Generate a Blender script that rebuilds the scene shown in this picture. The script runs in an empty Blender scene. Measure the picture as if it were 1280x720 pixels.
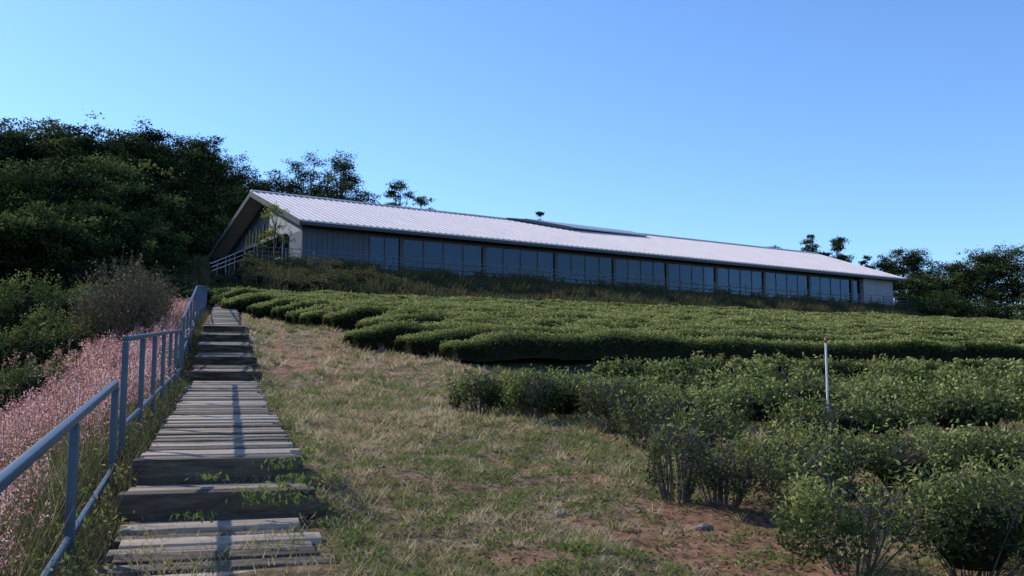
import bpy, math, numpy as np
from mathutils import Vector, Matrix
rng=np.random.default_rng(7)
F=1200.0; PITCH=math.atan(125/1200)
def bp(px,py,d):
    u=px-640; v=360-py
    Y=F*math.cos(PITCH)-v*math.sin(PITCH); Z=F*math.sin(PITCH)+v*math.cos(PITCH)
    k=d/Y
    return np.array([u*k,d,Z*k])
A=np.array([.844,.536]); N=np.array([-.536,.844]); C=np.array([-15.,68.])
def ST(X,Y):
    dx=X-C[0]; dy=Y-C[1]
    return dx*N[0]+dy*N[1], dx*A[0]+dy*A[1]
def XY(s,t):
    return C[0]+s*N[0]+t*A[0], C[1]+s*N[1]+t*A[1]
def sm(x,a,b):
    x=np.clip((x-a)/(b-a),0,1); return x*x*(3-2*x)
# ---------- value noise
_T=rng.random((256,256))
def vn(x,y):
    xi=np.floor(x).astype(int); yi=np.floor(y).astype(int)
    fx=x-xi; fy=y-yi; fx=fx*fx*(3-2*fx); fy=fy*fy*(3-2*fy)
    g=lambda a,b:_T[a%256,b%256]
    return (g(xi,yi)*(1-fx)+g(xi+1,yi)*fx)*(1-fy)+(g(xi,yi+1)*(1-fx)+g(xi+1,yi+1)*fx)*fy
def fbm(x,y,o=4):
    r=0;a=.5;tot=0
    for i in range(o):
        r=r+a*vn(x*2**i+13.7*i,y*2**i+5.1*i); tot+=a; a*=.5
    return r/tot
# ---------- terrain
_s=np.linspace(-4000,4000,80001)
_raw=np.interp(_s,[-4000,-600,-200,-100,-80,-65.5,-60,-57.6,-51,-45.3,-41.5,-35,-26.5,-18.6,-13,0,20,45,90,150,400,4000],
  [-60,-25,-12,-5,-3,-1.62,-1.1,-.85,-.42,.1,.8,1.75,2.75,3.8,4.5,6.4,8.6,11.,12.,8,-5,-60])
_k=np.hanning(25); _k/=_k.sum(); _prof=np.convolve(_raw,_k,'same'); _prof[:20]=_raw[:20]; _prof[-20:]=_raw[-20:]
PD=[0,2,4,5.66,7.3,7.6,8.0,8.3,20.3,22,30,45,60,75]
PZ=[-1.62,-1.40,-1.16,-1.02,-.95,-.85,-.75,-.62,.10,.42,1.95,3.6,5.9,7.5]
def H(X,Y):
    X=np.asarray(X,float);Y=np.asarray(Y,float)
    s,t=ST(X,Y)
    z=np.interp(s,_s,_prof)+.015*np.clip(t+15,-40,90)
    plat=np.interp(s,[-60,-13,-11,-3.2,-2.4,60,140,300],[-2,4.6,5.3,8.2,8.5,8.5,5,-6])
    m=sm(t,-15,-6)*(1-sm(t,70,95)*.75)
    m=m*sm(s,-14.5,-11)
    z=z*(1-m)+np.maximum(plat,z*0+plat)*m
    e=X*.958+Y*.287
    drop=1.5*sm(-e,1.1,6.5)*(1-sm(Y,20,40))+.35*sm(-e,1.0,2.2)*(1-sm(Y,14,30))
    z=z-drop*(Y>-30)
    z=z-8*sm(-e,30,120)*(1-sm(Y,30,60))
    z=z+(fbm(X*.35,Y*.35,3)-.5)*.28*(1-sm(np.hypot(X,Y),300,600))+(fbm(X*1.7+9,Y*1.7,3)-.5)*.14*sm(60-np.hypot(X,Y),0,20)
    pm=(1-sm(np.abs(e),.72,1.25))*sm(Y,-3,0)*(1-sm(Y,55,75))
    z=z*(1-pm)+(np.interp(Y,PD,PZ)-.055)*pm
    return z
# ---------- mesh builder
class MB:
    def __init__(s): s.v=[];s.var=[];s.mat=[]
    def quads(s,q,var=.5,mat=0):
        q=np.asarray(q,float).reshape(-1,4,3); n=len(q)
        if n==0: return
        s.v.append(q); s.var.append(np.broadcast_to(np.asarray(var,float),(n,)).copy()); s.mat.append(np.full(n,mat,np.int32))
    def tube(s,p0,p1,r0,r1,k=3,var=.5,mat=0):
        p0=np.atleast_2d(p0).astype(float);p1=np.atleast_2d(p1).astype(float);n=len(p0)
        r0=np.broadcast_to(r0,(n,));r1=np.broadcast_to(r1,(n,))
        d=p1-p0; d/=np.linalg.norm(d,axis=1,keepdims=True)+1e-9
        up=np.where(np.abs(d[:,2:3])>.9,np.array([[1.,0,0]]),np.array([[0,0,1.]]))
        a=np.cross(d,up);a/=np.linalg.norm(a,axis=1,keepdims=True)+1e-9;b=np.cross(d,a)
        for i in range(k):
            c0=2*math.pi*i/k;c1=2*math.pi*(i+1)/k
            f=lambda c:a*math.cos(c)+b*math.sin(c)
            s.quads(np.stack([p0+f(c0)*r0[:,None],p0+f(c1)*r0[:,None],p1+f(c1)*r1[:,None],p1+f(c0)*r1[:,None]],1),var,mat)
    def leaves(s,c,L,W,var,mat=0,upb=.3,flat=0.,nup=0.):
        n=len(c)
        if n==0:return
        d=rng.normal(size=(n,3)); d[:,2]=d[:,2]*(1-flat)+upb; d/=np.linalg.norm(d,axis=1,keepdims=True)
        r_=rng.normal(size=(n,3))
        if nup:
            k_=np.array([0,0,1.])*nup; r_=r_+np.cross(k_,d)*1.0
        w=np.cross(d,r_) if not nup else r_-(r_*d).sum(1,keepdims=True)*d
        w/=np.linalg.norm(w,axis=1,keepdims=True)+1e-9
        L=np.broadcast_to(L,(n,))[:,None];W=np.broadcast_to(W,(n,))[:,None]
        s.quads(np.stack([c-d*L*.5,c+w*W*.5-d*L*.08,c+d*L*.5,c-w*W*.5-d*L*.08],1),var,mat)
    def blades(s,b,h,w,lean,var,mat=0):
        n=len(b); a=rng.random(n)*2*math.pi; l=rng.random(n)*2*math.pi
        dx=np.stack([np.cos(a),np.sin(a),np.zeros(n)],1)
        h=np.broadcast_to(h,(n,));w=np.broadcast_to(w,(n,))
        tip=b+np.stack([np.cos(l)*lean*h,np.sin(l)*lean*h,h],1)
        W=(dx*w[:,None]*.5)
        s.quads(np.stack([b-W,b+W,tip+W*.15,tip-W*.15],1),var,mat)
    def box(s,o,ax,ay,az,var=.5,mat=0):
        o=np.asarray(o,float);P=[o+i*ax+j*ay+k*az for k in(0,1) for j in(0,1) for i in(0,1)]
        for f in((0,2,3,1),(4,5,7,6),(0,1,5,4),(2,6,7,3),(0,4,6,2),(1,3,7,5)):
            s.quads(np.array([[P[i] for i in f]]),var,mat)
    def stbox(s,s0,s1,t0,t1,z0,z1,mat=0,var=.5):
        x,y=XY(s0,t0)
        s.box([x,y,z0],np.array([A[0],A[1],0])*(t1-t0),np.array([N[0],N[1],0])*(s1-s0),np.array([0,0,z1-z0]),var,mat)
    def build(s,name,mats,parent=None,weld=False):
        q=np.concatenate(s.v);n=len(q);me=bpy.data.meshes.new(name)
        me.vertices.add(n*4);me.vertices.foreach_set('co',q.reshape(-1).astype(np.float32))
        me.loops.add(n*4);me.loops.foreach_set('vertex_index',np.arange(n*4,dtype=np.int32))
        me.polygons.add(n);me.polygons.foreach_set('loop_start',np.arange(0,n*4,4,dtype=np.int32))
        me.polygons.foreach_set('loop_total',np.full(n,4,np.int32))
        me.polygons.foreach_set('material_index',np.concatenate(s.mat))
        at=me.attributes.new('var','FLOAT','POINT')
        at.data.foreach_set('value',np.repeat(np.concatenate(s.var),4).astype(np.float32))
        me.update(calc_edges=True)
        for m in mats: me.materials.append(m)
        ob=bpy.data.objects.new(name,me);bpy.context.scene.collection.objects.link(ob)
        if parent: ob.parent=parent
        if weld:
            w=ob.modifiers.new('w','WELD');w.merge_threshold=.0005
            b=ob.modifiers.new('b','BEVEL');b.width=weld;b.segments=2;b.limit_method='ANGLE'
        return ob
# ---------- materials
def newmat(name):
    m=bpy.data.materials.new(name);m.use_nodes=True;nt=m.node_tree;nt.nodes.clear()
    return m,nt,nt.nodes.new('ShaderNodeOutputMaterial')
def ramp(nt,cols,fac):
    r=nt.nodes.new('ShaderNodeValToRGB');e=r.color_ramp.elements
    while len(e)<len(cols): e.new(.5)
    for i,(p,c) in enumerate(cols): e[i].position=p;e[i].color=(*c,1)
    nt.links.new(fac,r.inputs[0]);return r.outputs[0]
def leafmat(name,cols,tr=.35,gl=.06,rough=.45):
    m,nt,o=newmat(name);at=nt.nodes.new('ShaderNodeAttribute');at.attribute_name='var'
    c=ramp(nt,cols,at.outputs['Fac'])
    d=nt.nodes.new('ShaderNodeBsdfDiffuse');t=nt.nodes.new('ShaderNodeBsdfTranslucent');g=nt.nodes.new('ShaderNodeBsdfGlossy')
    g.inputs['Roughness'].default_value=rough
    nt.links.new(c,d.inputs[0]);nt.links.new(c,t.inputs[0])
    m1=nt.nodes.new('ShaderNodeMixShader');m1.inputs[0].default_value=tr
    nt.links.new(d.outputs[0],m1.inputs[1]);nt.links.new(t.outputs[0],m1.inputs[2])
    m2=nt.nodes.new('ShaderNodeMixShader');m2.inputs[0].default_value=gl
    nt.links.new(m1.outputs[0],m2.inputs[1]);nt.links.new(g.outputs[0],m2.inputs[2])
    nt.links.new(m2.outputs[0],o.inputs[0]);return m
def pbr(name,c1,c2,scale=4,rough=.7,metal=0,stretch=(1,1,1),bump=.2,spec=.5,varmix=0):
    m,nt,o=newmat(name);p=nt.nodes.new('ShaderNodeBsdfPrincipled')
    tc=nt.nodes.new('ShaderNodeTexCoord');mp=nt.nodes.new('ShaderNodeMapping');mp.inputs['Scale'].default_value=stretch
    n=nt.nodes.new('ShaderNodeTexNoise');n.inputs['Scale'].default_value=scale;n.inputs['Detail'].default_value=8;n.inputs['Roughness'].default_value=.65
    nt.links.new(tc.outputs['Object'],mp.inputs[0]);nt.links.new(mp.outputs[0],n.inputs['Vector'])
    fac=n.outputs['Fac']
    if varmix:
        at=nt.nodes.new('ShaderNodeAttribute');at.attribute_name='var'
        ma=nt.nodes.new('ShaderNodeMath');ma.operation='MULTIPLY_ADD';ma.inputs[1].default_value=varmix;nt.links.new(at.outputs['Fac'],ma.inputs[0])
        nt.links.new(fac,ma.inputs[2]);mb=nt.nodes.new('ShaderNodeMath');mb.operation='SUBTRACT';mb.inputs[1].default_value=varmix*.5
        nt.links.new(ma.outputs[0],mb.inputs[0]);fac=mb.outputs[0]
    c=ramp(nt,[(.3,c1),(.7,c2)],fac);nt.links.new(c,p.inputs['Base Color'])
    p.inputs['Roughness'].default_value=rough;p.inputs['Metallic'].default_value=metal;p.inputs['Specular IOR Level'].default_value=spec
    if bump:
        b=nt.nodes.new('ShaderNodeBump');b.inputs['Strength'].default_value=bump;b.inputs['Distance'].default_value=.02
        nt.links.new(n.outputs['Fac'],b.inputs['Height']);nt.links.new(b.outputs[0],p.inputs['Normal'])
    nt.links.new(p.outputs[0],o.inputs[0]);return m
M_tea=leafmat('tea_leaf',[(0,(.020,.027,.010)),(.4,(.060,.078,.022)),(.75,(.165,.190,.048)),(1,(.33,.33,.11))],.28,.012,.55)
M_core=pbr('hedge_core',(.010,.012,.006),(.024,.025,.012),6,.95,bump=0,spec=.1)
M_twig=pbr('twig_bark',(.07,.052,.040),(.18,.145,.115),20,.9,spec=.2)
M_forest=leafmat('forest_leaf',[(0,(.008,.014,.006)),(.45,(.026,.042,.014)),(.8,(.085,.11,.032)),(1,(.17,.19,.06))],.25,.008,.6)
M_ylw=leafmat('sapling_leaf',[(0,(.10,.13,.03)),(1,(.28,.29,.08))],.45,.01)
M_dryleaf=leafmat('dry_shrub_leaf',[(0,(.07,.055,.032)),(.5,(.15,.12,.062)),(1,(.20,.175,.075))],.35,.01)
M_grass=leafmat('grass_blade',[(0,(.60,.47,.29)),(.3,(.47,.36,.20)),(.5,(.28,.22,.11)),(.62,(.18,.18,.06)),(1,(.13,.20,.04))],.4,.008,.6)
M_rough=leafmat('rough_grass_blade',[(0,(.20,.155,.09)),(.4,(.13,.105,.055)),(.7,(.07,.082,.03)),(1,(.10,.135,.035))],.35,.008,.6)
M_pink=leafmat('pink_plume',[(0,(.48,.19,.18)),(.5,(.68,.36,.34)),(1,(.82,.60,.57))],.5,.01)
M_bark=pbr('tree_bark',(.04,.032,.025),(.12,.10,.08),6,.9,stretch=(1,1,.3),bump=.5)
M_rail=pbr('blue_grey_paint',(.034,.056,.082),(.054,.082,.115),7,.42,bump=.05)
M_wood=pbr('weathered_timber',(.085,.062,.046),(.40,.32,.25),6,.85,stretch=(.5,5,3),bump=1,varmix=.55,spec=.12)
M_wood_d=pbr('dark_sleeper',(.035,.026,.019),(.18,.135,.10),5,.85,stretch=(.5,5,3),bump=.9,varmix=.4,spec=.1)
# ground
gm,nt,o=newmat('ground_soil_grass')
p=nt.nodes.new('ShaderNodeBsdfPrincipled');p.inputs['Roughness'].default_value=.95;p.inputs['Specular IOR Level'].default_value=.1
tc=nt.nodes.new('ShaderNodeTexCoord')
n1=nt.nodes.new('ShaderNodeTexNoise');n1.inputs['Scale'].default_value=7;n1.inputs['Detail'].default_value=12;n1.inputs['Roughness'].default_value=.82
nt.links.new(tc.outputs['Object'],n1.inputs['Vector'])
g1=ramp(nt,[(.38,(.065,.045,.025)),(.5,(.25,.18,.10)),(.62,(.50,.39,.24))],n1.outputs['Fac'])
g2=ramp(nt,[(.38,(.17,.075,.042)),(.62,(.58,.33,.20))],n1.outputs['Fac'])
at=nt.nodes.new('ShaderNodeAttribute');at.attribute_name='soil'
mx=nt.nodes.new('ShaderNodeMix');mx.data_type='RGBA'
nt.links.new(at.outputs['Fac'],mx.inputs[0]);nt.links.new(g1,mx.inputs[6]);nt.links.new(g2,mx.inputs[7])
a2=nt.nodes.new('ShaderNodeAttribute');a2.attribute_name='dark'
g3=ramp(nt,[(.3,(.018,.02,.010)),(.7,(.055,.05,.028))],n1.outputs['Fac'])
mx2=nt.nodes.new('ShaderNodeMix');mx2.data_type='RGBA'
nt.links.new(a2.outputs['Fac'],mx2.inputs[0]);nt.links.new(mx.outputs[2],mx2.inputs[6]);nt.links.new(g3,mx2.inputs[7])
nt.links.new(mx2.outputs[2],p.inputs['Base Color'])
b=nt.nodes.new('ShaderNodeBump');b.inputs['Strength'].default_value=1;b.inputs['Distance'].default_value=.12
nt.links.new(n1.outputs['Fac'],b.inputs['Height']);nt.links.new(b.outputs[0],p.inputs['Normal']);nt.links.new(p.outputs[0],o.inputs[0])
SOILP=[bp(735,608,9.6),bp(380,440,26),bp(410,448,24),bp(880,690,6.9),bp(980,690,7.0),bp(560,590,10),bp(345,405,33),bp(700,640,8.1),bp(820,630,8.7),bp(640,700,6.2),bp(900,660,7.9)]
SOILR=[.45,1.5,1.0,.7,.6,.3,1.5,.35,.5,.35,.6]
def soilf(X,Y):
    f=fbm(X*1.5+3,Y*1.5+8,5)+(fbm(X*6,Y*6,2)-.5)*.4
    ex=0
    for q,r in zip(SOILP,SOILR): ex=ex+.24*np.exp(-((X-q[0])**2+((Y-q[1])*.75)**2)/(r*r))
    return sm(f+ex,.60,.78)*.9
def greenf(X,Y): return fbm(X*.5+40,Y*.5+21,3)
# terrain sheet
sa=np.concatenate([-70-np.geomspace(1,3900,34)[::-1],np.arange(-70,-9,.2),np.arange(-9,32,1.),32+np.geomspace(1,3900,34)])
ta=np.concatenate([-34-np.geomspace(1,3900,34)[::-1],np.arange(-34,6,.2),np.arange(6,84,1.),84+np.geomspace(1,3900,34)])
SS,TT=np.meshgrid(sa,ta,indexing='ij');X,Y=XY(SS,TT);Z=H(X,Y)
ns,nt_=SS.shape
me=bpy.data.meshes.new('ground');co=np.stack([X,Y,Z],-1).reshape(-1,3).astype(np.float32)
me.vertices.add(len(co));me.vertices.foreach_set('co',co.reshape(-1))
I=np.arange(ns*nt_).reshape(ns,nt_)
q=np.stack([I[:-1,:-1],I[:-1,1:],I[1:,1:],I[1:,:-1]],-1).reshape(-1,4)[:,::-1].astype(np.int32);nq=len(q)
me.loops.add(nq*4);me.loops.foreach_set('vertex_index',q.reshape(-1).copy());me.polygons.add(nq)
me.polygons.foreach_set('loop_start',np.arange(0,nq*4,4,dtype=np.int32));me.polygons.foreach_set('loop_total',np.full(nq,4,np.int32))
me.polygons.foreach_set('use_smooth',np.ones(nq,bool))
sv=soilf(X,Y)*(SS<-9)*(X*.958+Y*.287>-1.)
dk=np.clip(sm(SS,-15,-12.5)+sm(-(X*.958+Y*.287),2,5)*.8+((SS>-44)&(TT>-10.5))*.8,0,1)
for nm,vv in(('soil',sv),('dark',dk)):
    a_=me.attributes.new(nm,'FLOAT','POINT');a_.data.foreach_set('value',vv.reshape(-1).astype(np.float32))
me.update(calc_edges=True);me.materials.append(gm)
g=bpy.data.objects.new('ground',me);bpy.context.scene.collection.objects.link(g)

# ---------- tea hedges far
fh=MB()
rows=np.arange(-42.6,-14.2,1.5)
for s0 in rows:
    t0=-11.2+rng.normal()*.6+ (0.7 if s0>-25 else 0)
    t1=min(85,40+(s0+43)*2.2+20)
    ts=np.arange(t0,t1,.3);wob=.14*(fbm(ts*.35+s0,ts*0+2.2,2)-.5)*2
    hn=(vn(ts*1.15,ts*0+s0*5)-.5)
    hh=.79+.10*(fbm(ts*.4+s0*7,ts*0+s0,3)-.5)*2+.13*hn; ww=.70+.14*(vn(ts*1.1,ts*0+s0*3)-.5)
    endf=sm(ts,t0-.3,t0+1.3);hh=hh*(.55+.45*endf);ww=ww*(.5+.5*endf)
    prof=[(-1,.1),(-1.0,.5),(-.85,.84),(-.3,.93),(.3,.93),(.85,.84),(1.0,.5),(1,.1)]
    xs=[]
    for a_,b_ in prof:
        sx=s0+wob+a_*ww*.86; x,y=XY(sx,ts); xs.append(np.stack([x,y,H(*XY(s0,ts))+b_*hh*.93],1))
    for i in range(len(prof)-1):
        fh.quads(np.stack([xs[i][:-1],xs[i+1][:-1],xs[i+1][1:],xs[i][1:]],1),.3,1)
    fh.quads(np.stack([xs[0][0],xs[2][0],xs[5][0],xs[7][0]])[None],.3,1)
    n=int((t1-t0)*2.6*270)
    u=rng.random(n)**1.35; tt=t0-.15+u*(t1-t0)
    h=np.interp(tt,ts,hh);w=np.interp(tt,ts,ww)
    th=rng.random(n)*math.pi*1.02-.01; cx=np.cos(th);cz=np.sin(th)
    px_=np.sign(cx)*np.abs(cx)**.55*w; pz=np.abs(cz)**.34*h
    low=pz<.12*h; pz[low]+=rng.random(low.sum())*.5
    pz+=rng.normal(size=n)*.04+.10*rng.random(n)**8; px_+=rng.normal(size=n)*.05+np.interp(tt,ts,wob)
    x,y=XY(s0+px_,tt); x0,y0=XY(s0,tt); z=H(x0,y0)+pz
    D=np.hypot(x,y);L=.085*np.clip(D/28,.85,2.2)
    var=np.clip(.74+1.6*(pz/h-.94)+.15*rng.normal(size=n)+.6*(fbm(x*.9,y*.9,3)-.5),0,1)  # leaf tone rises with height: sunlit tops put into the colour, plus random variation
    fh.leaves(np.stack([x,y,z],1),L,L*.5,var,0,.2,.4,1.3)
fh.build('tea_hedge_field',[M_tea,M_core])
# ---------- near bushes
def bush(mb,cx,cy,r,h,n,L,var0=.5,lowcut=.22,core=True,twig=14,sh=.1):
    z0=float(H(cx,cy))
    v=rng.normal(size=(n,3));v[:,2]=np.abs(v[:,2])*1.0-.42;v/=np.linalg.norm(v,axis=1,keepdims=True)
    ph=rng.random(4)*6
    lump=1+.17*np.sin(3*np.arctan2(v[:,1],v[:,0])+ph[0])+.15*np.sin(7*v[:,0]+ph[1])*np.cos(6*v[:,2]+ph[2])
    rad=(1-np.abs(rng.normal(size=n))*.25)*lump
    hor=np.sign(v)*np.abs(v)**.75
    P=np.stack([cx+hor[:,0]*r*rad,cy+hor[:,1]*r*rad,z0+h*.47+hor[:,2]*h*.55*rad],1)
    P[:,2]+=rng.random(n)**5*sh*1.7
    keep=(P[:,2]-z0>lowcut*h*(rng.random(n)*.9+.3))&(rng.random(n)<.10+2.7*(fbm(P[:,0]*5+P[:,2]*3,P[:,1]*5-P[:,2]*4,2)-.32))
    P=P[keep]
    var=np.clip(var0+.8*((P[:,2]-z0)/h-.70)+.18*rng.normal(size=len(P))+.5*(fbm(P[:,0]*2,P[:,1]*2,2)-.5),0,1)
    mb.leaves(P,L*(.7+.6*rng.random(len(P))),L*.42,var,0,.35,.2,.6)
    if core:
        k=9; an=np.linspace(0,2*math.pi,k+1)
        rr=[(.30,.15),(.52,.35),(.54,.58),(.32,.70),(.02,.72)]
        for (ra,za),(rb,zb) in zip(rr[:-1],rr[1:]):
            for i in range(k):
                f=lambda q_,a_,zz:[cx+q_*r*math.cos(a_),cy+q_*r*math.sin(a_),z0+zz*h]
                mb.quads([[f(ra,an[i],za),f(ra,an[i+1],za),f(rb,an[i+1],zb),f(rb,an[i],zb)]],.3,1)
    if twig:
        a_=rng.random(twig)*2*math.pi;ru=r*(.25+.8*rng.random(twig))
        p0=np.stack([cx+.10*np.cos(a_),cy+.10*np.sin(a_),np.full(twig,z0-.03)],1)
        p1=np.stack([cx+ru*.7*np.cos(a_),cy+ru*.7*np.sin(a_),z0+h*(.22+.25*rng.random(twig))],1)
        p2=np.stack([cx+ru*np.cos(a_+.3),cy+ru*np.sin(a_+.3),z0+h*(.78+.32*rng.random(twig))],1)
        mb.tube(p0,p1,.008,.005,3,.5,2);mb.tube(p1,p2,.005,.0022,3,.5,2)
        st_=np.repeat(p1,4,0)+np.repeat(p2-p1,4,0)*rng.random((twig*4,1))*.8
        mb.tube(st_,st_+rng.normal(size=st_.shape)*[.1,.1,.05]+[0,0,.12],.004,.002,3,.5,2)
nb=MB()
for s0,t0,tend,g_ in[(-51.1,-15.4,14,1),(-53.0,-15.7,10,.86),(-54.8,-14.6,8,.96),(-56.8,-15.4,4,.98),(-58.9,-16.6,0,.82),(-61.3,-18.3,-4,.98),(-63.3,-17.2,-8,1),(-46.6,-9,34,.86)]:
    t=t0;i=0
    while t<tend:
        x,y=XY(s0+rng.normal()*.18,t); D=math.hypot(x,y)
        end=(i<1)
        r=(.44+.20*rng.random());h=(.52+.30*rng.random())*g_
        if i==0: r*=.85;h*=.9
        L=.046*max(1,D/9);n=int(np.clip(3300*(.065/L)**2*(r/.55)**2,1200,8500))
        if x/max(y,.1)<.95 and not(i>0 and rng.random()<.11):
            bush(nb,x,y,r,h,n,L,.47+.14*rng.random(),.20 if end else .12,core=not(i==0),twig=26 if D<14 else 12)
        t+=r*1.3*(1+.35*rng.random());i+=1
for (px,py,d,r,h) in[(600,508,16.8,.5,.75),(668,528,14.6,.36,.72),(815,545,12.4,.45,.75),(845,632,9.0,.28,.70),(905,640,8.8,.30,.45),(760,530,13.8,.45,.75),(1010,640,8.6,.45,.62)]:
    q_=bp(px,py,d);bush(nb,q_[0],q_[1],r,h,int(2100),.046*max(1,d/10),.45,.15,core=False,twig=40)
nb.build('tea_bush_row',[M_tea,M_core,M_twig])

# ---------- grass on the slope
gr=MB()
n=640000
d=np.exp(rng.uniform(math.log(3.6),math.log(62),n)); xr=rng.uniform(-.42,.75,n)
X=xr*d;Y=d;e=X*.958+Y*.287;s,t=ST(X,Y)
so=soilf(X,Y);gf=greenf(X,Y)
ok=(e>.66+.1*rng.random(n))&(s<-12.5)&(rng.random(n)>so*1.1)
ok&=~((s>-44)&(t>-10.6))
ok&=(rng.random(n)<np.clip(-1.0+2.8*fbm(X*3,Y*3,4),0,1))
ok&=~((s<-50)&(t>-13)&(rng.random(n)<.6))
X,Y,d,gf,s,t,e=[a_[ok] for a_ in(X,Y,d,gf,s,t,e)];n=len(X)
f2=fbm(X*3.1+7,Y*3.1,3)
gmask=sm(gf,.52,.66)*.45+.25*np.exp(-((X-.5)**2/4+(Y-12)**2/10))+.15*sm(s,-48,-38)+.5*sm(f2,.56,.68)
isg=rng.random(n)<np.clip(gmask*.68-.03,0,.7)
hgt=np.where(isg,.036,.026)*(.4+rng.random(n)*1.4)*np.clip(d/8,1,2.3)
var=np.where(isg,.58+.37*rng.random(n),.54*rng.random(n)**.9)
w=.0065*np.clip(d/5.5,1,8)
gr.blades(np.stack([X,Y,H(X,Y)-.004],1),hgt,w,1.7,var)
k=7500;d=np.exp(rng.uniform(math.log(3.8),math.log(50),k));X=rng.uniform(-.35,.6,k)*d;s,t=ST(X,d)
ok=(X*.958+d*.287>.75)&~((s>-44)&(t>-10.8))&(s<-13)&(rng.random(k)>soilf(X,d));X,d=X[ok],d[ok];k=len(X)
m=14;cc=np.repeat(np.where(rng.random(k)<.36+1.2*(greenf(X,d)-.5),.6+.35*rng.random(k),.5*rng.random(k)),m)
sz=np.repeat((.035+.06*rng.random(k))*np.clip(d/9,1,2.2),m);Xr=np.repeat(X,m)+rng.normal(size=k*m)*sz*.4;dr_=np.repeat(d,m)+rng.normal(size=k*m)*sz*.4
gr.blades(np.stack([Xr,dr_,H(Xr,dr_)-.005],1),sz*(.6+.6*rng.random(k*m)),.008*np.clip(dr_/6,1,7),.9,np.clip(cc+.08*rng.normal(size=k*m),0,1))
k=420;wd=np.exp(rng.uniform(math.log(5),math.log(28),k));wx=rng.uniform(-.2,.35,k)*wd
for x,y in zip(wx,wd):
    if x*.958+y*.287<.8: continue
    if rng.random()>.2+sm(greenf(x,y),.45,.6): continue
    m_=22;c=np.stack([x+rng.normal(size=m_)*.07,y+rng.normal(size=m_)*.07,np.zeros(m_)],1);c[:,2]=H(c[:,0],c[:,1])+rng.random(m_)*.04+.01
    gr.leaves(c,.045,.02,.7+.3*rng.random(m_),0,.3,.3,.8)
gr.build('grass',[M_grass])
lt=MB();n=16000;d=np.exp(rng.uniform(math.log(3.8),math.log(22),n));X=rng.uniform(-.25,.6,n)*d;e=X*.958+d*.287;ok=e>.7;X,d=X[ok],d[ok]
lt.leaves(np.stack([X,d,H(X,d)+.012],1),.04,.018,rng.random(len(X))*.7,0,.1,.6,.8)
lt.build('leaf_litter',[M_dryleaf])
# rough grass on embankment, left slope
rg=MB()
n=90000
t=rng.uniform(-14,84,n);s=rng.uniform(-13.6,-2.6,n);X,Y=XY(s,t)
cl=fbm(X*.8,Y*.8,3)
h=.15+.4*sm(cl,.45,.7);var=np.clip(.35+.5*rng.random(n)*cl+.15*(rng.random(n)<.3),0,1)
rg.blades(np.stack([X,Y,H(X,Y)],1),h*(.5+rng.random(n)),.09,.6,var)
n=16000;t=rng.uniform(-14,5,n);s=rng.uniform(-13.6,-1.5,n);X,Y=XY(s,t);cl=fbm(X*.6+5,Y*.6,3)
rg.leaves(np.stack([X,Y,H(X,Y)+rng.random(n)*.7*sm(cl,.4,.65)+.05],1),.17,.09,np.clip(.3+.6*rng.random(n),0,1),0,.4)
n=70000
d=np.exp(rng.uniform(math.log(3),math.log(60),n));e=-(.68+rng.exponential(4.,n));Y=d
X=(e-Y*.287)/.958
ok=(X/Y>-.95);X,Y,e,d=X[ok],Y[ok],e[ok],d[ok];n=len(X)
rg.blades(np.stack([X,Y,H(X,Y)-.01],1),(.12+.35*rng.random(n))*np.where(e>-1.1,.5,1),.010*np.clip(d/6,1,8),.55,np.clip(.15+.8*rng.random(n),0,1))
rg.build('rough_grass',[M_rough])
# pink plume grass
pk=MB()
def plumes(n,dmin,dmax,emin,emax):
    d=np.exp(rng.uniform(math.log(dmin),math.log(dmax),n));e=rng.uniform(emin,emax,n);Y=d;X=(e-Y*.287)/.958
    ok=fbm(X*.9+2,Y*.9,3)>.42;X,Y,d=X[ok],Y[ok],d[ok];n=len(X)
    z=H(X,Y);h=.40+.5*rng.random(n);a=rng.random(n)*6.28;l=rng.random(n)*.3
    b=np.stack([X,Y,z],1);tip=b+np.stack([np.cos(a)*l+.08,np.sin(a)*l-.03,h],1)
    w=.0020*np.clip(d/5,1,5)
    pk.tube(b,tip,w,w*.7,3,.2+.4*rng.random(n),1)
    m=20
    c=np.repeat(tip,m,0)-np.tile(np.linspace(0,1,m),n)[:,None]*np.repeat(tip-b,m,0)*.26
    sc=np.repeat(np.clip(d/9,1,2.4),m)
    c+=rng.normal(size=c.shape)*.017*sc[:,None]
    pk.leaves(c,.026*sc,.008*sc,np.clip(np.repeat(.0+.8*rng.random(n),m)+.15*rng.normal(size=n*m),0,1),0,.6)
plumes(3600,4.0,14,-4.2,-1.15);plumes(4000,9,36,-3.4,-1.1);plumes(1000,8,30,-7,-3)
n=11000;d=np.exp(rng.uniform(math.log(3.6),math.log(34),n));e=rng.uniform(-4.5,-1.0,n);X=(e-d*.287)/.958
pk.blades(np.stack([X,d,H(X,d)],1),.22+.30*rng.random(n),.006*np.clip(d/6,1,5),.5,.2+rng.random(n)*.75,1)
pk.build('pink_plume_grass',[M_pink,M_grass])
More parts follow.
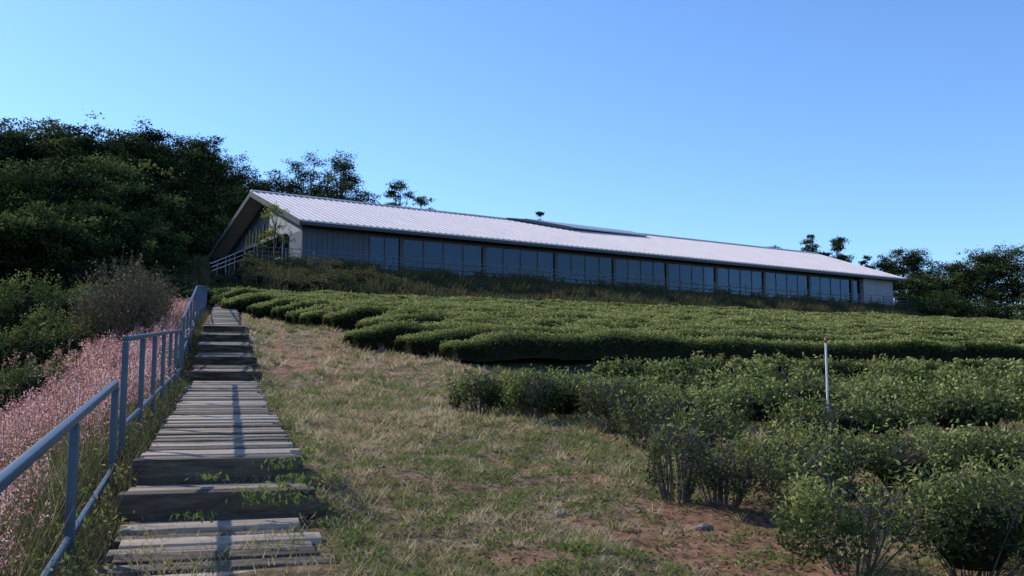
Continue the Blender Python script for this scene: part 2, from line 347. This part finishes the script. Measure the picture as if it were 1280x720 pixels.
# weeds beside the path
wd_=MB()
for i in range(200):
    d=math.exp(rng.uniform(math.log(3.4),math.log(26)));e=-.72-abs(rng.normal())*.28 if rng.random()<.75 else .70+abs(rng.normal())*.12
    y=d;x=(e-y*.287)/.958;z=float(H(x,y));m=int(rng.integers(18,60));hh=rng.uniform(.06,.34)*(1 if e<0 else .4)
    c=np.stack([x+rng.normal(size=m)*.08,y+rng.normal(size=m)*.08,z+.02+rng.random(m)*hh],1)
    wd_.leaves(c,.045,.018,.45+.5*rng.random(m),0,.6)
    wd_.tube(np.tile([x,y,z],(6,1)),np.stack([x+rng.normal(size=6)*.08,y+rng.normal(size=6)*.08,np.full(6,z+hh)],1),.003,.002,3,.5,0)
for (px,py,d,m,sp,hh) in[(365,628,7.05,110,.09,.20),(318,632,7.0,60,.07,.14),(350,585,7.85,50,.09,.08),(240,650,6.6,30,.08,.05),(262,600,7.4,30,.08,.05)]:
    q_=bp(px,py,d);c=np.stack([q_[0]+rng.normal(size=m)*sp,q_[1]+rng.normal(size=m)*.04,q_[2]+rng.random(m)*hh],1)
    wd_.leaves(c,.060,.020,.65+.35*rng.random(m),0,.8)
n=26000;L=rng.uniform(3,30,n);e=rng.uniform(-.64,.64,n);keep=rng.random(n)<.2+.9*(fbm(e*3,L*1.5,2)>.5);L,e=L[keep],e[keep];L=3.0+np.round((L-3)/.205)*.205+rng.normal(size=len(L))*.014
y=L*.958+e*.287*0;x=(e-y*.287)/.958
wd_.blades(np.stack([x,y,np.interp(y,PD,PZ)-.03],1),.04+.045*rng.random(len(L)),.009,.9,.1+.75*rng.random(len(L)))
wd_.build('path_weeds',[M_grass])

# ---------- path (local: x across, y along)
pa=MB();rotp=Matrix.Rotation(math.atan2(.287,.958),4,'Z')
def lbox(x0,x1,y0,y1,z0,z1,z2=None,var=.5,mat=0):
    z2=z1 if z2 is None else z2
    sk=rng.normal()*.010
    P=[(x0,y0,z1-z0),(x1,y0+sk,z1-z0),(x1,y1+sk,z2-z0),(x0,y1,z2-z0),(x0,y0,z1),(x1,y0+sk,z1),(x1,y1+sk,z2),(x0,y1,z2)]
    P=[np.array(p_) for p_ in P]
    for f in((0,3,2,1),(4,5,6,7),(0,1,5,4),(2,3,7,6),(0,4,7,3),(1,2,6,5)): pa.quads(np.array([[P[i] for i in f]]),var,mat)
def planks(d0,d1,z0,z1,w=.63,st=.205):
    L0=d0/.958;L1=d1/.958;n=max(1,int(round((L1-L0)/st)));st=(L1-L0)/n
    for i in range(n):
        a=L0+i*st;za=z0+(z1-z0)*i/n;zb=z0+(z1-z0)*(i+1)/n;j=rng.normal()*.007;v=rng.random()
        lbox(-w+rng.normal()*.03,w+rng.normal()*.03,a+.014+rng.random()*.012,a+st-.014-rng.random()*.012,.07,za+j,zb+j-(zb-za)*.2+rng.normal()*.003,var=v)
planks(2.2,7.15,-1.375,-.925)
lbox(-.70,.70,7.18/.958,7.40/.958,.19,-.76,var=.5,mat=1)
planks(7.42,7.95,-.775,-.77,.66)
lbox(-.68,.66,7.97/.958,8.20/.958,.20,-.575,var=.5,mat=1)
planks(8.22,20.2,-.58,.14)
zz=.16
for i,dd in enumerate(np.linspace(20.4,28.4,5)):
    lbox(-.80+.05*i,.80-.05*i,dd/.958,(dd+.22)/.958,.30,zz+.19,var=.2,mat=1)
    planks(dd+.24,dd+1.96,zz+.185,zz+.37,.62,.25);zz+=.37
planks(30.9,52,zz-.0,4.75,.5,.4)
po=pa.build('timber_path',[M_wood,M_wood_d],weld=.008);po.matrix_world=rotp

# ---------- blue railing (local path frame)
rl=MB();RE=-.86
def rbar(L0,z0,L1,z1,h=.05,w=.05,x=RE):
    P0=np.array([x-w/2,L0,z0-h]);
    rl.box(P0,np.array([w,0,0]),np.array([0,L1-L0,z1-z0]),np.array([0,0,h]))
def post(L,zt,zb,w=.055,x=RE): rl.box([x-w/2,L-w/2,zb],np.array([w,0,0]),np.array([0,w,0]),np.array([0,0,zt-zb]))
def section(d0,z0,d1,z1,n,bot,ext=.02):
    L0=d0/.958;L1=d1/.958
    rbar(L0-ext,z0,L1+ext,z1);rbar(L0,z0-bot,L1,z1-bot,.04,.035)
    for i in range(n+1):
        f=i/n;L=L0+(L1-L0)*f;zt=z0+(z1-z0)*f-.052
        x,y=RE*.958-L*.287,L*.958+RE*.287
        post(L,zt,float(H(x,y))-.15)
section(1.9,-.60,8.3,.06,3,.72)
section(9.0,.47,20.0,1.20,6,.80)
section(21.2,1.55,29.8,3.15,4,.80)
section(31,3.3,45,4.75,6,.8)
ro=rl.build('blue_railing',[M_rail],weld=.006);ro.matrix_world=rotp

# ---------- building
B=bpy.data.objects.new('long_ridge_building',None);bpy.context.scene.collection.objects.link(B)
M_roof=pbr('roof_metal',(.62,.54,.53),(.72,.64,.63),.6,.5,.0,bump=0,spec=.4)
M_roofg=pbr('roof_grey',(.30,.32,.35),(.37,.39,.42),.6,.5,bump=0)
M_dark=pbr('dark_steel',(.012,.014,.018),(.024,.026,.032),3,.5,bump=0)
M_side=pbr('blue_grey_siding',(.036,.052,.080),(.052,.072,.105),1.2,.6,bump=0)
M_lite=pbr('pale_render',(.22,.23,.25),(.30,.31,.33),.8,.8,bump=.05)
M_tan=pbr('tan_timber',(.30,.20,.09),(.42,.30,.14),3,.7,bump=0)
M_in=pbr('interior_grey',(.04,.045,.05),(.07,.075,.08),1,.8,bump=0)
M_cur=pbr('curtain_fabric',(.14,.17,.21),(.22,.26,.30),2,.9,stretch=(3,3,.3),bump=0)
M_con=pbr('concrete_base',(.10,.10,.095),(.15,.145,.14),1.5,.85)
mgl,nt,o=newmat('window_glass')
gg=nt.nodes.new('ShaderNodeBsdfGlossy');gg.inputs['Roughness'].default_value=.03;gg.inputs[0].default_value=(.65,.82,1,1)
tr=nt.nodes.new('ShaderNodeBsdfTransparent');tr.inputs[0].default_value=(.40,.47,.55,1)
lw=nt.nodes.new('ShaderNodeLayerWeight');lw.inputs[0].default_value=.3
mm=nt.nodes.new('ShaderNodeMath');mm.operation='MULTIPLY_ADD';mm.inputs[1].default_value=.12;mm.inputs[2].default_value=.03;nt.links.new(lw.outputs['Fresnel'],mm.inputs[0])
mi=nt.nodes.new('ShaderNodeMixShader');nt.links.new(mm.outputs[0],mi.inputs[0]);nt.links.new(tr.outputs[0],mi.inputs[1]);nt.links.new(gg.outputs[0],mi.inputs[2]);nt.links.new(mi.outputs[0],o.inputs[0])
ZE=11.8;SE=-1.2;SR=10.5;ZR=15.85;SB=22.8;ZB=12.0;T0=-.6;T1=67.4
def P3(s,t,z): x,y=XY(s,t);return np.array([x,y,z])
def slab(mb,pts,th,mat=0):
    lo=[p_-np.array([0,0,th]) for p_ in pts];n=len(pts)
    mb.quads([pts],.5,mat);mb.quads([lo[::-1]],.5,mat)
    for i in range(n):
        j=(i+1)%n;mb.quads([[lo[i],lo[j],pts[j],pts[i]]],.5,mat)
rf=MB()
slab(rf,[P3(SE,T0,ZE),P3(SE,T1,ZE),P3(SR,T1,ZR),P3(SR,T0,ZR)],.10)
slab(rf,[P3(SR,T0,ZR),P3(SR,T1,ZR),P3(SB,T1,ZB),P3(SB,T0,ZB)],.10)
k=(ZR-ZE)/(SR-SE)
for t in np.arange(T0+.05,T1,.52):
    slab(rf,[P3(SE-.06,t,ZE+.055-.02),P3(SE-.06,t+.14,ZE+.055-.02),P3(SR,t+.14,ZR+.055),P3(SR,t,ZR+.055)],.065)
rf.stbox(SR-.22,SR+.22,T0-.03,T1+.03,ZR+.0,ZR+.10)
rf.build('roof',[M_roof],B)
r2=MB()
zr=lambda s_:ZE+(s_-SE)*k
slab(r2,[P3(7.6,29.5,zr(7.6)+.40),P3(8.6,39.5,zr(8.6)+.25),P3(11.0,39.5,ZR+.33),P3(11.4,26.5,ZR+.50)],.12,0)
slab(r2,[P3(10.2,23.6,ZR+.12),P3(7.4,29.3,zr(7.4)+.14),P3(7.8,29.6,zr(7.8)+.36),P3(11.2,26.6,ZR+.42)],.05,1)
r2.build('raised_roof_panel',[M_roofg,M_dark],B)
fr=MB()
fr.stbox(SE-.02,SE+.16,T0+.02,T1-.02,ZE-.34,ZE-.104,0)
fr.stbox(SE+.165,-.003,T0+.3,T1-.3,ZE-.30,ZE-.22,0)
slab(fr,[P3(SE,T0-.08,ZE-.02),P3(SE,T0+.0,ZE-.02),P3(SR,T0+.0,ZR-.02),P3(SR,T0-.08,ZR-.02)],.42,0)
slab(fr,[P3(SR,T0-.08,ZR-.02),P3(SR,T0,ZR-.02),P3(SB,T0,ZB-.02),P3(SB,T0-.08,ZB-.02)],.42,0)
slab(fr,[P3(SE,T1,ZE-.02),P3(SE,T1+.08,ZE-.02),P3(SR,T1+.08,ZR-.02),P3(SR,T1,ZR-.02)],.35,0)
FZ=8.75
fr.stbox(.0,.14,2,60.5,11.25,ZE-.31,0)
edges=[7.8,15.1,22.1,28.3,34.4,40.5,46.9,53.4,59.9]
for t in edges: fr.stbox(-.12,.2,t-.16,t+.16,8.3,11.24,0)
for a_,b_ in zip(edges[:-1],edges[1:]):
    n=4;w=(b_-a_-.28)/n
    for i in range(1,n): fr.stbox(-.03,.05,a_+.14+i*w-.045,a_+.14+i*w+.045,FZ+.12,11.245,0)
    fr.stbox(-.02,.04,a_+.165,b_-.165,9.55,9.61,0)
    fr.stbox(-.05,.09,a_+.165,b_-.165,FZ,FZ+.115,0)
fr.stbox(-.04,.06,5.15,5.25,FZ,11.245,0);fr.stbox(-.04,.06,6.4,6.46,FZ,11.245,0)
fr.stbox(-.04,.06,5.255,7.635,FZ,FZ+.1,0)
fr.build('frames_and_fascia',[M_dark],B)
gl=MB()
gl.stbox(.0,.012,5.26,7.63,FZ+.105,11.24)
for a_,b_ in zip(edges[:-1],edges[1:]): gl.stbox(.0,.012,a_+.17,b_-.17,FZ+.12,11.24)
gl.stbox(.0,.012,60.07,61.3,FZ+.12,11.24)
gl.build('window_glass',[mgl],B)
wl=MB()
wl.stbox(0.005,.18,.0,5.14,8.0,ZE-.22,0)
for t in np.arange(.3,5.1,.4): wl.stbox(-.02,.004,t,t+.04,8.4,ZE-.31,0)
wl.stbox(-.4,.25,61.4,66.3,8.0,ZE-.31,1)
wl.stbox(.255,22,66.0,66.3,8,ZB-.15,1)
wl.stbox(21.8,22,0.3,65.9,8,ZB-.15,0)
wl.stbox(-.15,22,.2,65.95,8.0,FZ-.01,3)
wl.stbox(9.0,9.2,.5,65.9,FZ,ZE+1.4,2)
wl.stbox(.3,8.9,.5,65.9,ZE+.0,ZE+.1,2)
for t in [15.1,34.4,53.4]: wl.stbox(.6,8.9,t,t+.1,FZ,ZE-.05,2)
def gquad(s0,z0,s1,z1,s2,z2,s3,z3,t,mat,mb=wl): 
    th=.12;a=[P3(s0,t,z0),P3(s1,t,z1),P3(s2,t,z2),P3(s3,t,z3)];b=[P3(s0,t+th,z0),P3(s1,t+th,z1),P3(s2,t+th,z2),P3(s3,t+th,z3)]
    mb.quads([a]);mb.mat[-1][:]=mat;mb.quads([b[::-1]]);mb.mat[-1][:]=mat
zg=lambda s_: (zr(s_) if s_<SR else ZR-(s_-SR)*(ZR-ZB)/(SB-SR))-.13
gquad(0,11.3,7.5,11.3,7.5,zg(7.5),0,zg(0),.0,1)
gquad(7.5,11.3,SR,11.3,SR,zg(SR),7.5,zg(7.5),.9,0)
gquad(SR,11.3,21.9,11.3,21.9,zg(21.9),SR,zg(SR),.9,0)
gquad(0,8.0,3.2,8.0,3.2,11.3,0,11.3,.0,0)
gquad(3.2,8.0,21.9,8.0,21.9,11.3,3.2,11.3,2.6,2)
wl.build('walls',[M_side,M_lite,M_in,M_con],B)
gd=MB()
for i,s_ in enumerate(np.arange(7.8,16,.9)):
    gd.stbox(s_,s_+.35,.80,.88,12.1,13.1 if i%2 else 13.4,0)
gd.stbox(7.4,16.4,.70,.79,11.95,12.08,0)
for s_ in[3.3,8,12.5,17,21.5]: gd.stbox(s_,s_+.2,-.3,-.1,7.8,11.3,1)
gd.stbox(3.2,21.9,-.32,2.5,11.31,11.42,1)
for z in(9.0,9.35,9.7): gd.stbox(3.5,21.5,-.24,-.18,z,z+.06,3)
for s_ in np.arange(4.4,21,1.1): gd.stbox(s_,s_+.05,-.25,-.17,8.2,9.7,3)
gd.stbox(3.2,21.9,-.3,2.5,8.0,8.5,4)
for s_ in[5,9.5,14,18]: gd.stbox(s_,s_+1.8,2.5,2.58,8.8,10.9,2)
gd.build('gable_porch',[M_tan,M_dark,M_cur,M_lite,M_con],B)
cu=MB()
for a_,b_ in zip(edges[:-1],edges[1:]):
    for i in range(4):
        if rng.random()<.35:
            w=(b_-a_)/4;x0=a_+i*w;wd=w*rng.uniform(.2,.9)
            cu.stbox(.35,.40,x0+.1,x0+.1+wd,FZ+(.1 if rng.random()<.6 else 1.0),11.3)
for t in np.arange(9,60,1.9):
    t+=rng.normal()*.3
    cu.stbox(1.6,2.4,t,t+.9,FZ+.70,FZ+.75,1)
    cu.stbox(1.75,1.8,t+.1,t+.15,FZ,FZ+.70,1);cu.stbox(1.3,1.35,t+.2,t+.6,FZ+.4,FZ+.95,1)
cu.build('curtains_and_tables',[M_cur,M_dark],B)
dr=MB()
DS=-2.35
for t in np.arange(-4,67,2.0):
    dr.stbox(DS-.03,DS+.03,t-.03,t+.03,8.2,9.50)
for z in(9.46,9.15,8.85): dr.stbox(DS-.02,DS+.02,-4,66,z,z+.045)
for s_ in np.arange(-2.35,22,2.2):
    x,y=XY(s_,-4.2);zb=float(H(x,y));dr.stbox(s_-.03,s_+.03,-4.23,-4.17,min(zb,8.2),9.5)
for z in(9.46,9.15,8.85): dr.stbox(-2.33,22,-4.2,-4.16,z,z+.045)
dr.build('deck_railing',[M_rail])

# ---------- trees
def tree(mb,x,y,h,R,ncl=26,nl=260,L=.22,z=None,bot=.25,varb=0.,lean=0.,clr=.27,rag=1.,sk_=0.):
    z=float(H(x,y))-.2 if z is None else z
    b=np.array([x,y,z]);top=b+np.array([lean*h*.3,0,h*.85])
    pts=[b+(top-b)*f+np.array([math.sin(f*5+x)*.03*h,math.cos(f*4+y)*.02*h,0])*f for f in(0,.25,.5,.75,1)]
    rr=[.020*h,.016*h,.011*h,.007*h,.002*h]
    for i in range(4): mb.tube(pts[i],pts[i+1],rr[i],rr[i+1],7,.5,1)
    cm=(1+bot)/2
    for i in range(ncl):
        v=rng.normal(size=3);v/=np.linalg.norm(v);rad=rng.uniform(.25,1)**.5*.95
        zz=v[2]*rad
        tap=1-.40*max(zz,0)
        c=np.array([x+lean*h*.2+v[0]*rad*R*tap,y+v[1]*rad*R*tap,z+h*(cm+zz*(1-bot)/2)])
        f=np.clip((c[2]-z)/h-.18,.1,.95);st=b+(top-b)*f
        md=(st+c)/2+np.array([0,0,-.04*h*rng.random()])
        mb.tube(st,md,.006*h,.004*h,4,.5,1);mb.tube(md,c,.004*h,.0015*h,4,.5,1)
        cr=R*clr*rng.uniform(.6,1.3);m=int(nl*rng.uniform(.6,1.3)*min(1.4,(cr/(R*clr))**1.5+.15))
        ks=9;sc=rng.normal(size=(ks,3))*cr*.5*rag*np.array([1.25,1.25,.55]);ii=rng.integers(0,ks,m)
        p_=sc[ii]+rng.normal(size=(m,3))*cr*np.array([.32,.32,.17])
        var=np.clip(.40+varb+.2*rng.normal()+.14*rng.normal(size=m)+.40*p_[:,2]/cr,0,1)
        mb.leaves(c+p_,L*(.6+.7*rng.random(m)),L*.5,var,0,.2,.3,.5)
def place(px,top,d):
    q_=bp(px,top,d);z=float(H(q_[0],q_[1]))-.2
    return q_[0],q_[1],q_[2]-z,z
fo=MB()
for (px,tp,d,R) in[(-60,155,60,4.5),(8,146,64,3.6),(58,140,68,3.4),(104,150,66,3.4),(146,158,70,3.4),(182,152,72,3.4),(214,162,88,4.2),(248,164,92,4.0),(285,186,98,4.0),(322,212,104,4),(262,210,94,4.2),(235,214,90,4.2),(30,172,66,4),(125,178,70,4),(80,174,70,4),(165,182,72,4)]:
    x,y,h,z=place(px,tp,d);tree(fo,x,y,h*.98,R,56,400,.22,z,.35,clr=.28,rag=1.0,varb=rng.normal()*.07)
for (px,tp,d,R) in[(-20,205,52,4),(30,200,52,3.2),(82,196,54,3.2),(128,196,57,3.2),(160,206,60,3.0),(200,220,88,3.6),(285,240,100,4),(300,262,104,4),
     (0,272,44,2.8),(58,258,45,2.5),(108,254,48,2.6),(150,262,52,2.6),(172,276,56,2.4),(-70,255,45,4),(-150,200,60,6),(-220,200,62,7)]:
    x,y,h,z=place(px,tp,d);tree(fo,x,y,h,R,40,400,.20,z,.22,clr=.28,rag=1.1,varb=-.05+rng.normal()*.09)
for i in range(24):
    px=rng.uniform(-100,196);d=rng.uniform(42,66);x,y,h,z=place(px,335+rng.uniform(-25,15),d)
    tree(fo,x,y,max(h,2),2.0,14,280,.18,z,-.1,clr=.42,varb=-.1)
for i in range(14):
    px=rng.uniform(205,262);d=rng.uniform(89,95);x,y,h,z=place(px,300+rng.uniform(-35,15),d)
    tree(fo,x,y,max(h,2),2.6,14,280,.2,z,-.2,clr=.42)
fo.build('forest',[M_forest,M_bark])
for (px,tp,d,R,nc,b_,cl) in[(262,146,92,2.6,34,.3,.30),(350,204,98,3.6,40,.35,.30),(386,187,98,3.8,50,.35,.29),(426,194,100,3.6,40,.35,.30),(500,222,108,1.7,14,.55,.36),(524,243,108,2.0,10,.6,.3),(675,256,125,1.1,9,.3,.36),
        (1018,286,118,1.8,28,.25,.36),(1046,296,118,2.2,30,.25,.34),(970,302,122,1.6,12,.5,.34),(1083,316,118,1.5,12,.45,.38),(1126,298,116,3.2,44,.1,.26)]:
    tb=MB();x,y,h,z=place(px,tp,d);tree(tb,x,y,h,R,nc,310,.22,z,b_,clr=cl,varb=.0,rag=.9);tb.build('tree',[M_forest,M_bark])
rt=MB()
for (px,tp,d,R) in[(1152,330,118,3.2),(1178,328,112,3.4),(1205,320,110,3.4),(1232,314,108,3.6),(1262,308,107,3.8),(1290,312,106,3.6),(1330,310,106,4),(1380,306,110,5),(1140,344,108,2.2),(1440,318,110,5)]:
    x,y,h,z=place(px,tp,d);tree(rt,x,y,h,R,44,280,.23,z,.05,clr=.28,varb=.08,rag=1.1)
for i in range(22):
    px=rng.uniform(1150,1420);x,y,h,z=place(px,374+rng.uniform(-14,10),rng.uniform(98,104));tree(rt,x,y,max(h,2),2,12,180,.22,z,-.1,clr=.4,varb=.1)
rt.build('distant_tree_line',[M_forest,M_bark])
tb=MB();x,y,h,z=place(345,253,63.5);tree(tb,x,y,h,1.0,16,70,.15,z,.3,clr=.3);tb.build('sapling',[M_ylw,M_bark])
tb=MB();x,y,h,z=place(330,285,65);tree(tb,x,y,h,.7,9,50,.15,z,.3,clr=.3);tb.build('sapling',[M_ylw,M_bark])
tb=MB();x,y,h,z=place(270,361,46);tree(tb,x,y,h,.35,8,40,.12,z,.3,clr=.4);tb.build('sapling',[M_ylw,M_bark])
sh=MB()
def shrub(mb,px,tp,d,R,nt=80,lv=1500,L=.07,mat=0):
    x,y,h,z=place(px,tp,d)
    a=rng.random(nt)*6.28;ru=R*np.sqrt(rng.random(nt));p0=np.tile([x,y,z],(nt,1))+rng.normal(size=(nt,3))*[.1,.1,0]
    hf=h*(.6+.4*rng.random(nt))*(1-.35*(ru/R)**2)
    p1=np.stack([x+ru*.5*np.cos(a),y+ru*.5*np.sin(a),z+hf*.5],1);p2=np.stack([x+ru*np.cos(a+.2),y+ru*np.sin(a+.2),z+hf],1)
    mb.tube(p0,p1,.018,.011,3,.5,1);mb.tube(p1,p2,.011,.004,3,.5,1)
    k=6;st=np.repeat(p1,k,0)+(np.repeat(p2-p1,k,0))*rng.random((nt*k,1));en=st+rng.normal(size=(nt*k,3))*[.16*R,.16*R,.1*R]+[0,0,.24*R]
    mb.tube(st,en,.007,.003,3,.5,1)
    idx=rng.integers(0,len(en),lv);f=rng.random((lv,1))
    c=st[idx]+(en-st)[idx]*f+rng.normal(size=(lv,3))*.06
    mb.leaves(c,L,L*.45,np.clip(rng.random(lv),0,1),mat,.3)
shrub(sh,160,318,25,1.3,150,4200,.08)
shrub(sh,185,335,27,1.0,80,2400,.08)
shrub(sh,130,350,26,.9,70,2200,.08)
sh.build('dry_shrub',[M_dryleaf,M_twig])
ls=MB()
for (px,tp,d,R,n) in[(38,352,30,1.0,6000),(85,368,31,.8,4500),(5,372,30,1.0,5000),(115,366,33,.8,4000),(60,395,27,.7,3600)]:
    x,y,h,z=place(px,tp,d);bush(ls,x,y,R,h,n,.10,.42,.05,core=True,twig=8)
for i in range(16):
    x=-9.6-i*.75;y=19.5+i*.25+rng.normal()*.1;bush(ls,x,y,.62,1.15+.1*rng.random(),2200,.08,.36,.08,twig=6)
for i in range(14):
    x=-10.5-i*.8;y=25+i*.3;bush(ls,x,y,.7,1.2,1900,.1,.40,.08,twig=0)
for i in range(7):
    x,y=-2.9-rng.random()*1.3-i*.5,4.9+i*.9;bush(ls,x,y,.35,.55,700,.055,.6,.1,core=False,twig=10)
ls.build('left_side_shrub',[M_tea,M_core,M_twig])
ms=MB()
for i in range(34):
    t=rng.uniform(-11,4);s_=rng.uniform(-10,-3.2);x,y=XY(s_,t);bush(ms,x,y,rng.uniform(.5,1.0),rng.uniform(.4,.9),1000,.15,.4,.05,twig=0)
ms.build('mound_shrub',[M_rough,M_core,M_twig])
st=MB();q_=bp(1032,427,15);z0=float(H(q_[0],q_[1]))-.1;b0=np.array([q_[0],q_[1],z0]);tp=np.array([q_[0],q_[1],q_[2]])
st.tube(b0,tp,.016,.016,10,.5,0);st.tube(tp,tp+[0,0,.03],.030,.030,10,.5,1);st.tube(tp+[0,0,.03],tp+[0,0,.06],.03,.012,10,.5,1)
st.tube(tp-[0,0,.02],tp-[0,0,.0],.016,.03,10,.5,1)
st.tube(tp+[-.05,0,.035],tp+[.05,0,.05],.008,.006,6,.5,1)
M_pvc=pbr('white_pvc',(.65,.65,.63),(.78,.78,.76),8,.5,bump=0);M_red=pbr('rust_red_plastic',(.22,.06,.04),(.3,.09,.05),8,.5,bump=0)
st.build('sprinkler_stake',[M_pvc,M_red])
M_st=pbr('stone',(.08,.07,.06),(.22,.19,.16),14,.9,bump=.6)
import bmesh
bm=bmesh.new()
def stone(x,y,r):
    mat=Matrix.Translation((x,y,float(H(x,y))+r*.15))@Matrix.Rotation(rng.random()*6,4,'Z')@Matrix.Diagonal((r*rng.uniform(.8,1.5),r,r*.6,1))
    v=bmesh.ops.create_icosphere(bm,subdivisions=2,radius=1,matrix=mat)['verts']
    for q in v: q.co+=Vector(rng.normal(size=3)*r*.09)
for px,py,d,r in[(536,505,16.5,.13),(566,499,17.5,.11),(520,508,16,.06),(545,498,17.8,.07),(700,640,8.2,.05),(880,655,8,.07),(1052,712,6.4,.07),(620,600,9,.03)]:
    q_=bp(px,py,d);stone(q_[0],q_[1],r)
for i in range(160):
    d=math.exp(rng.uniform(math.log(4.5),math.log(22)));x=rng.uniform(-.2,.5)*d
    if x*.958+d*.287>.9: stone(x,d,rng.uniform(.008,.03))
me=bpy.data.meshes.new('stones');bm.to_mesh(me);me.materials.append(M_st);so_=bpy.data.objects.new('stones',me);bpy.context.scene.collection.objects.link(so_)

# ---------- light, sky, camera
hx,hy=-.88,.47;el=math.radians(36);hl=math.hypot(hx,hy)
sd=Vector((hx/hl*math.cos(el),hy/hl*math.cos(el),math.sin(el)))
sl=bpy.data.lights.new('sun','SUN');sl.energy=5;sl.angle=math.radians(.5);sl.color=(1,.96,.88)
so=bpy.data.objects.new('sun',sl);so.rotation_euler=sd.to_track_quat('Z','Y').to_euler();bpy.context.scene.collection.objects.link(so)
w=bpy.data.worlds.new('World');bpy.context.scene.world=w;w.use_nodes=True;nt=w.node_tree;nt.nodes.clear()
sk=nt.nodes.new('ShaderNodeTexSky');sk.sky_type='NISHITA';sk.sun_disc=False;sk.sun_elevation=el;sk.sun_rotation=math.atan2(hx,hy)%(2*math.pi)
sk.air_density=1.0;sk.dust_density=.3;sk.ozone_density=2.0;sk.altitude=300
mul=nt.nodes.new('ShaderNodeMix');mul.data_type='RGBA';mul.blend_type='MULTIPLY';mul.inputs[0].default_value=1;mul.inputs[7].default_value=(.93,1.22,1.62,1)
bg=nt.nodes.new('ShaderNodeBackground');bg.inputs[1].default_value=.142;ow=nt.nodes.new('ShaderNodeOutputWorld')
nt.links.new(sk.outputs[0],mul.inputs[6]);nt.links.new(mul.outputs[2],bg.inputs[0]);nt.links.new(bg.outputs[0],ow.inputs[0])
cam=bpy.data.cameras.new('camera');cam.lens=33.75;cam.sensor_width=36;cam.clip_end=9000;cam.clip_start=.05
co=bpy.data.objects.new('camera',cam);co.rotation_euler=(math.pi/2+PITCH,0,0);bpy.context.scene.collection.objects.link(co)
sc=bpy.context.scene;sc.camera=co
sc.view_settings.view_transform='Standard';sc.view_settings.look='None';sc.view_settings.exposure=0
print('faces',sum(len(o.data.polygons) for o in bpy.data.objects if o.type=='MESH'))
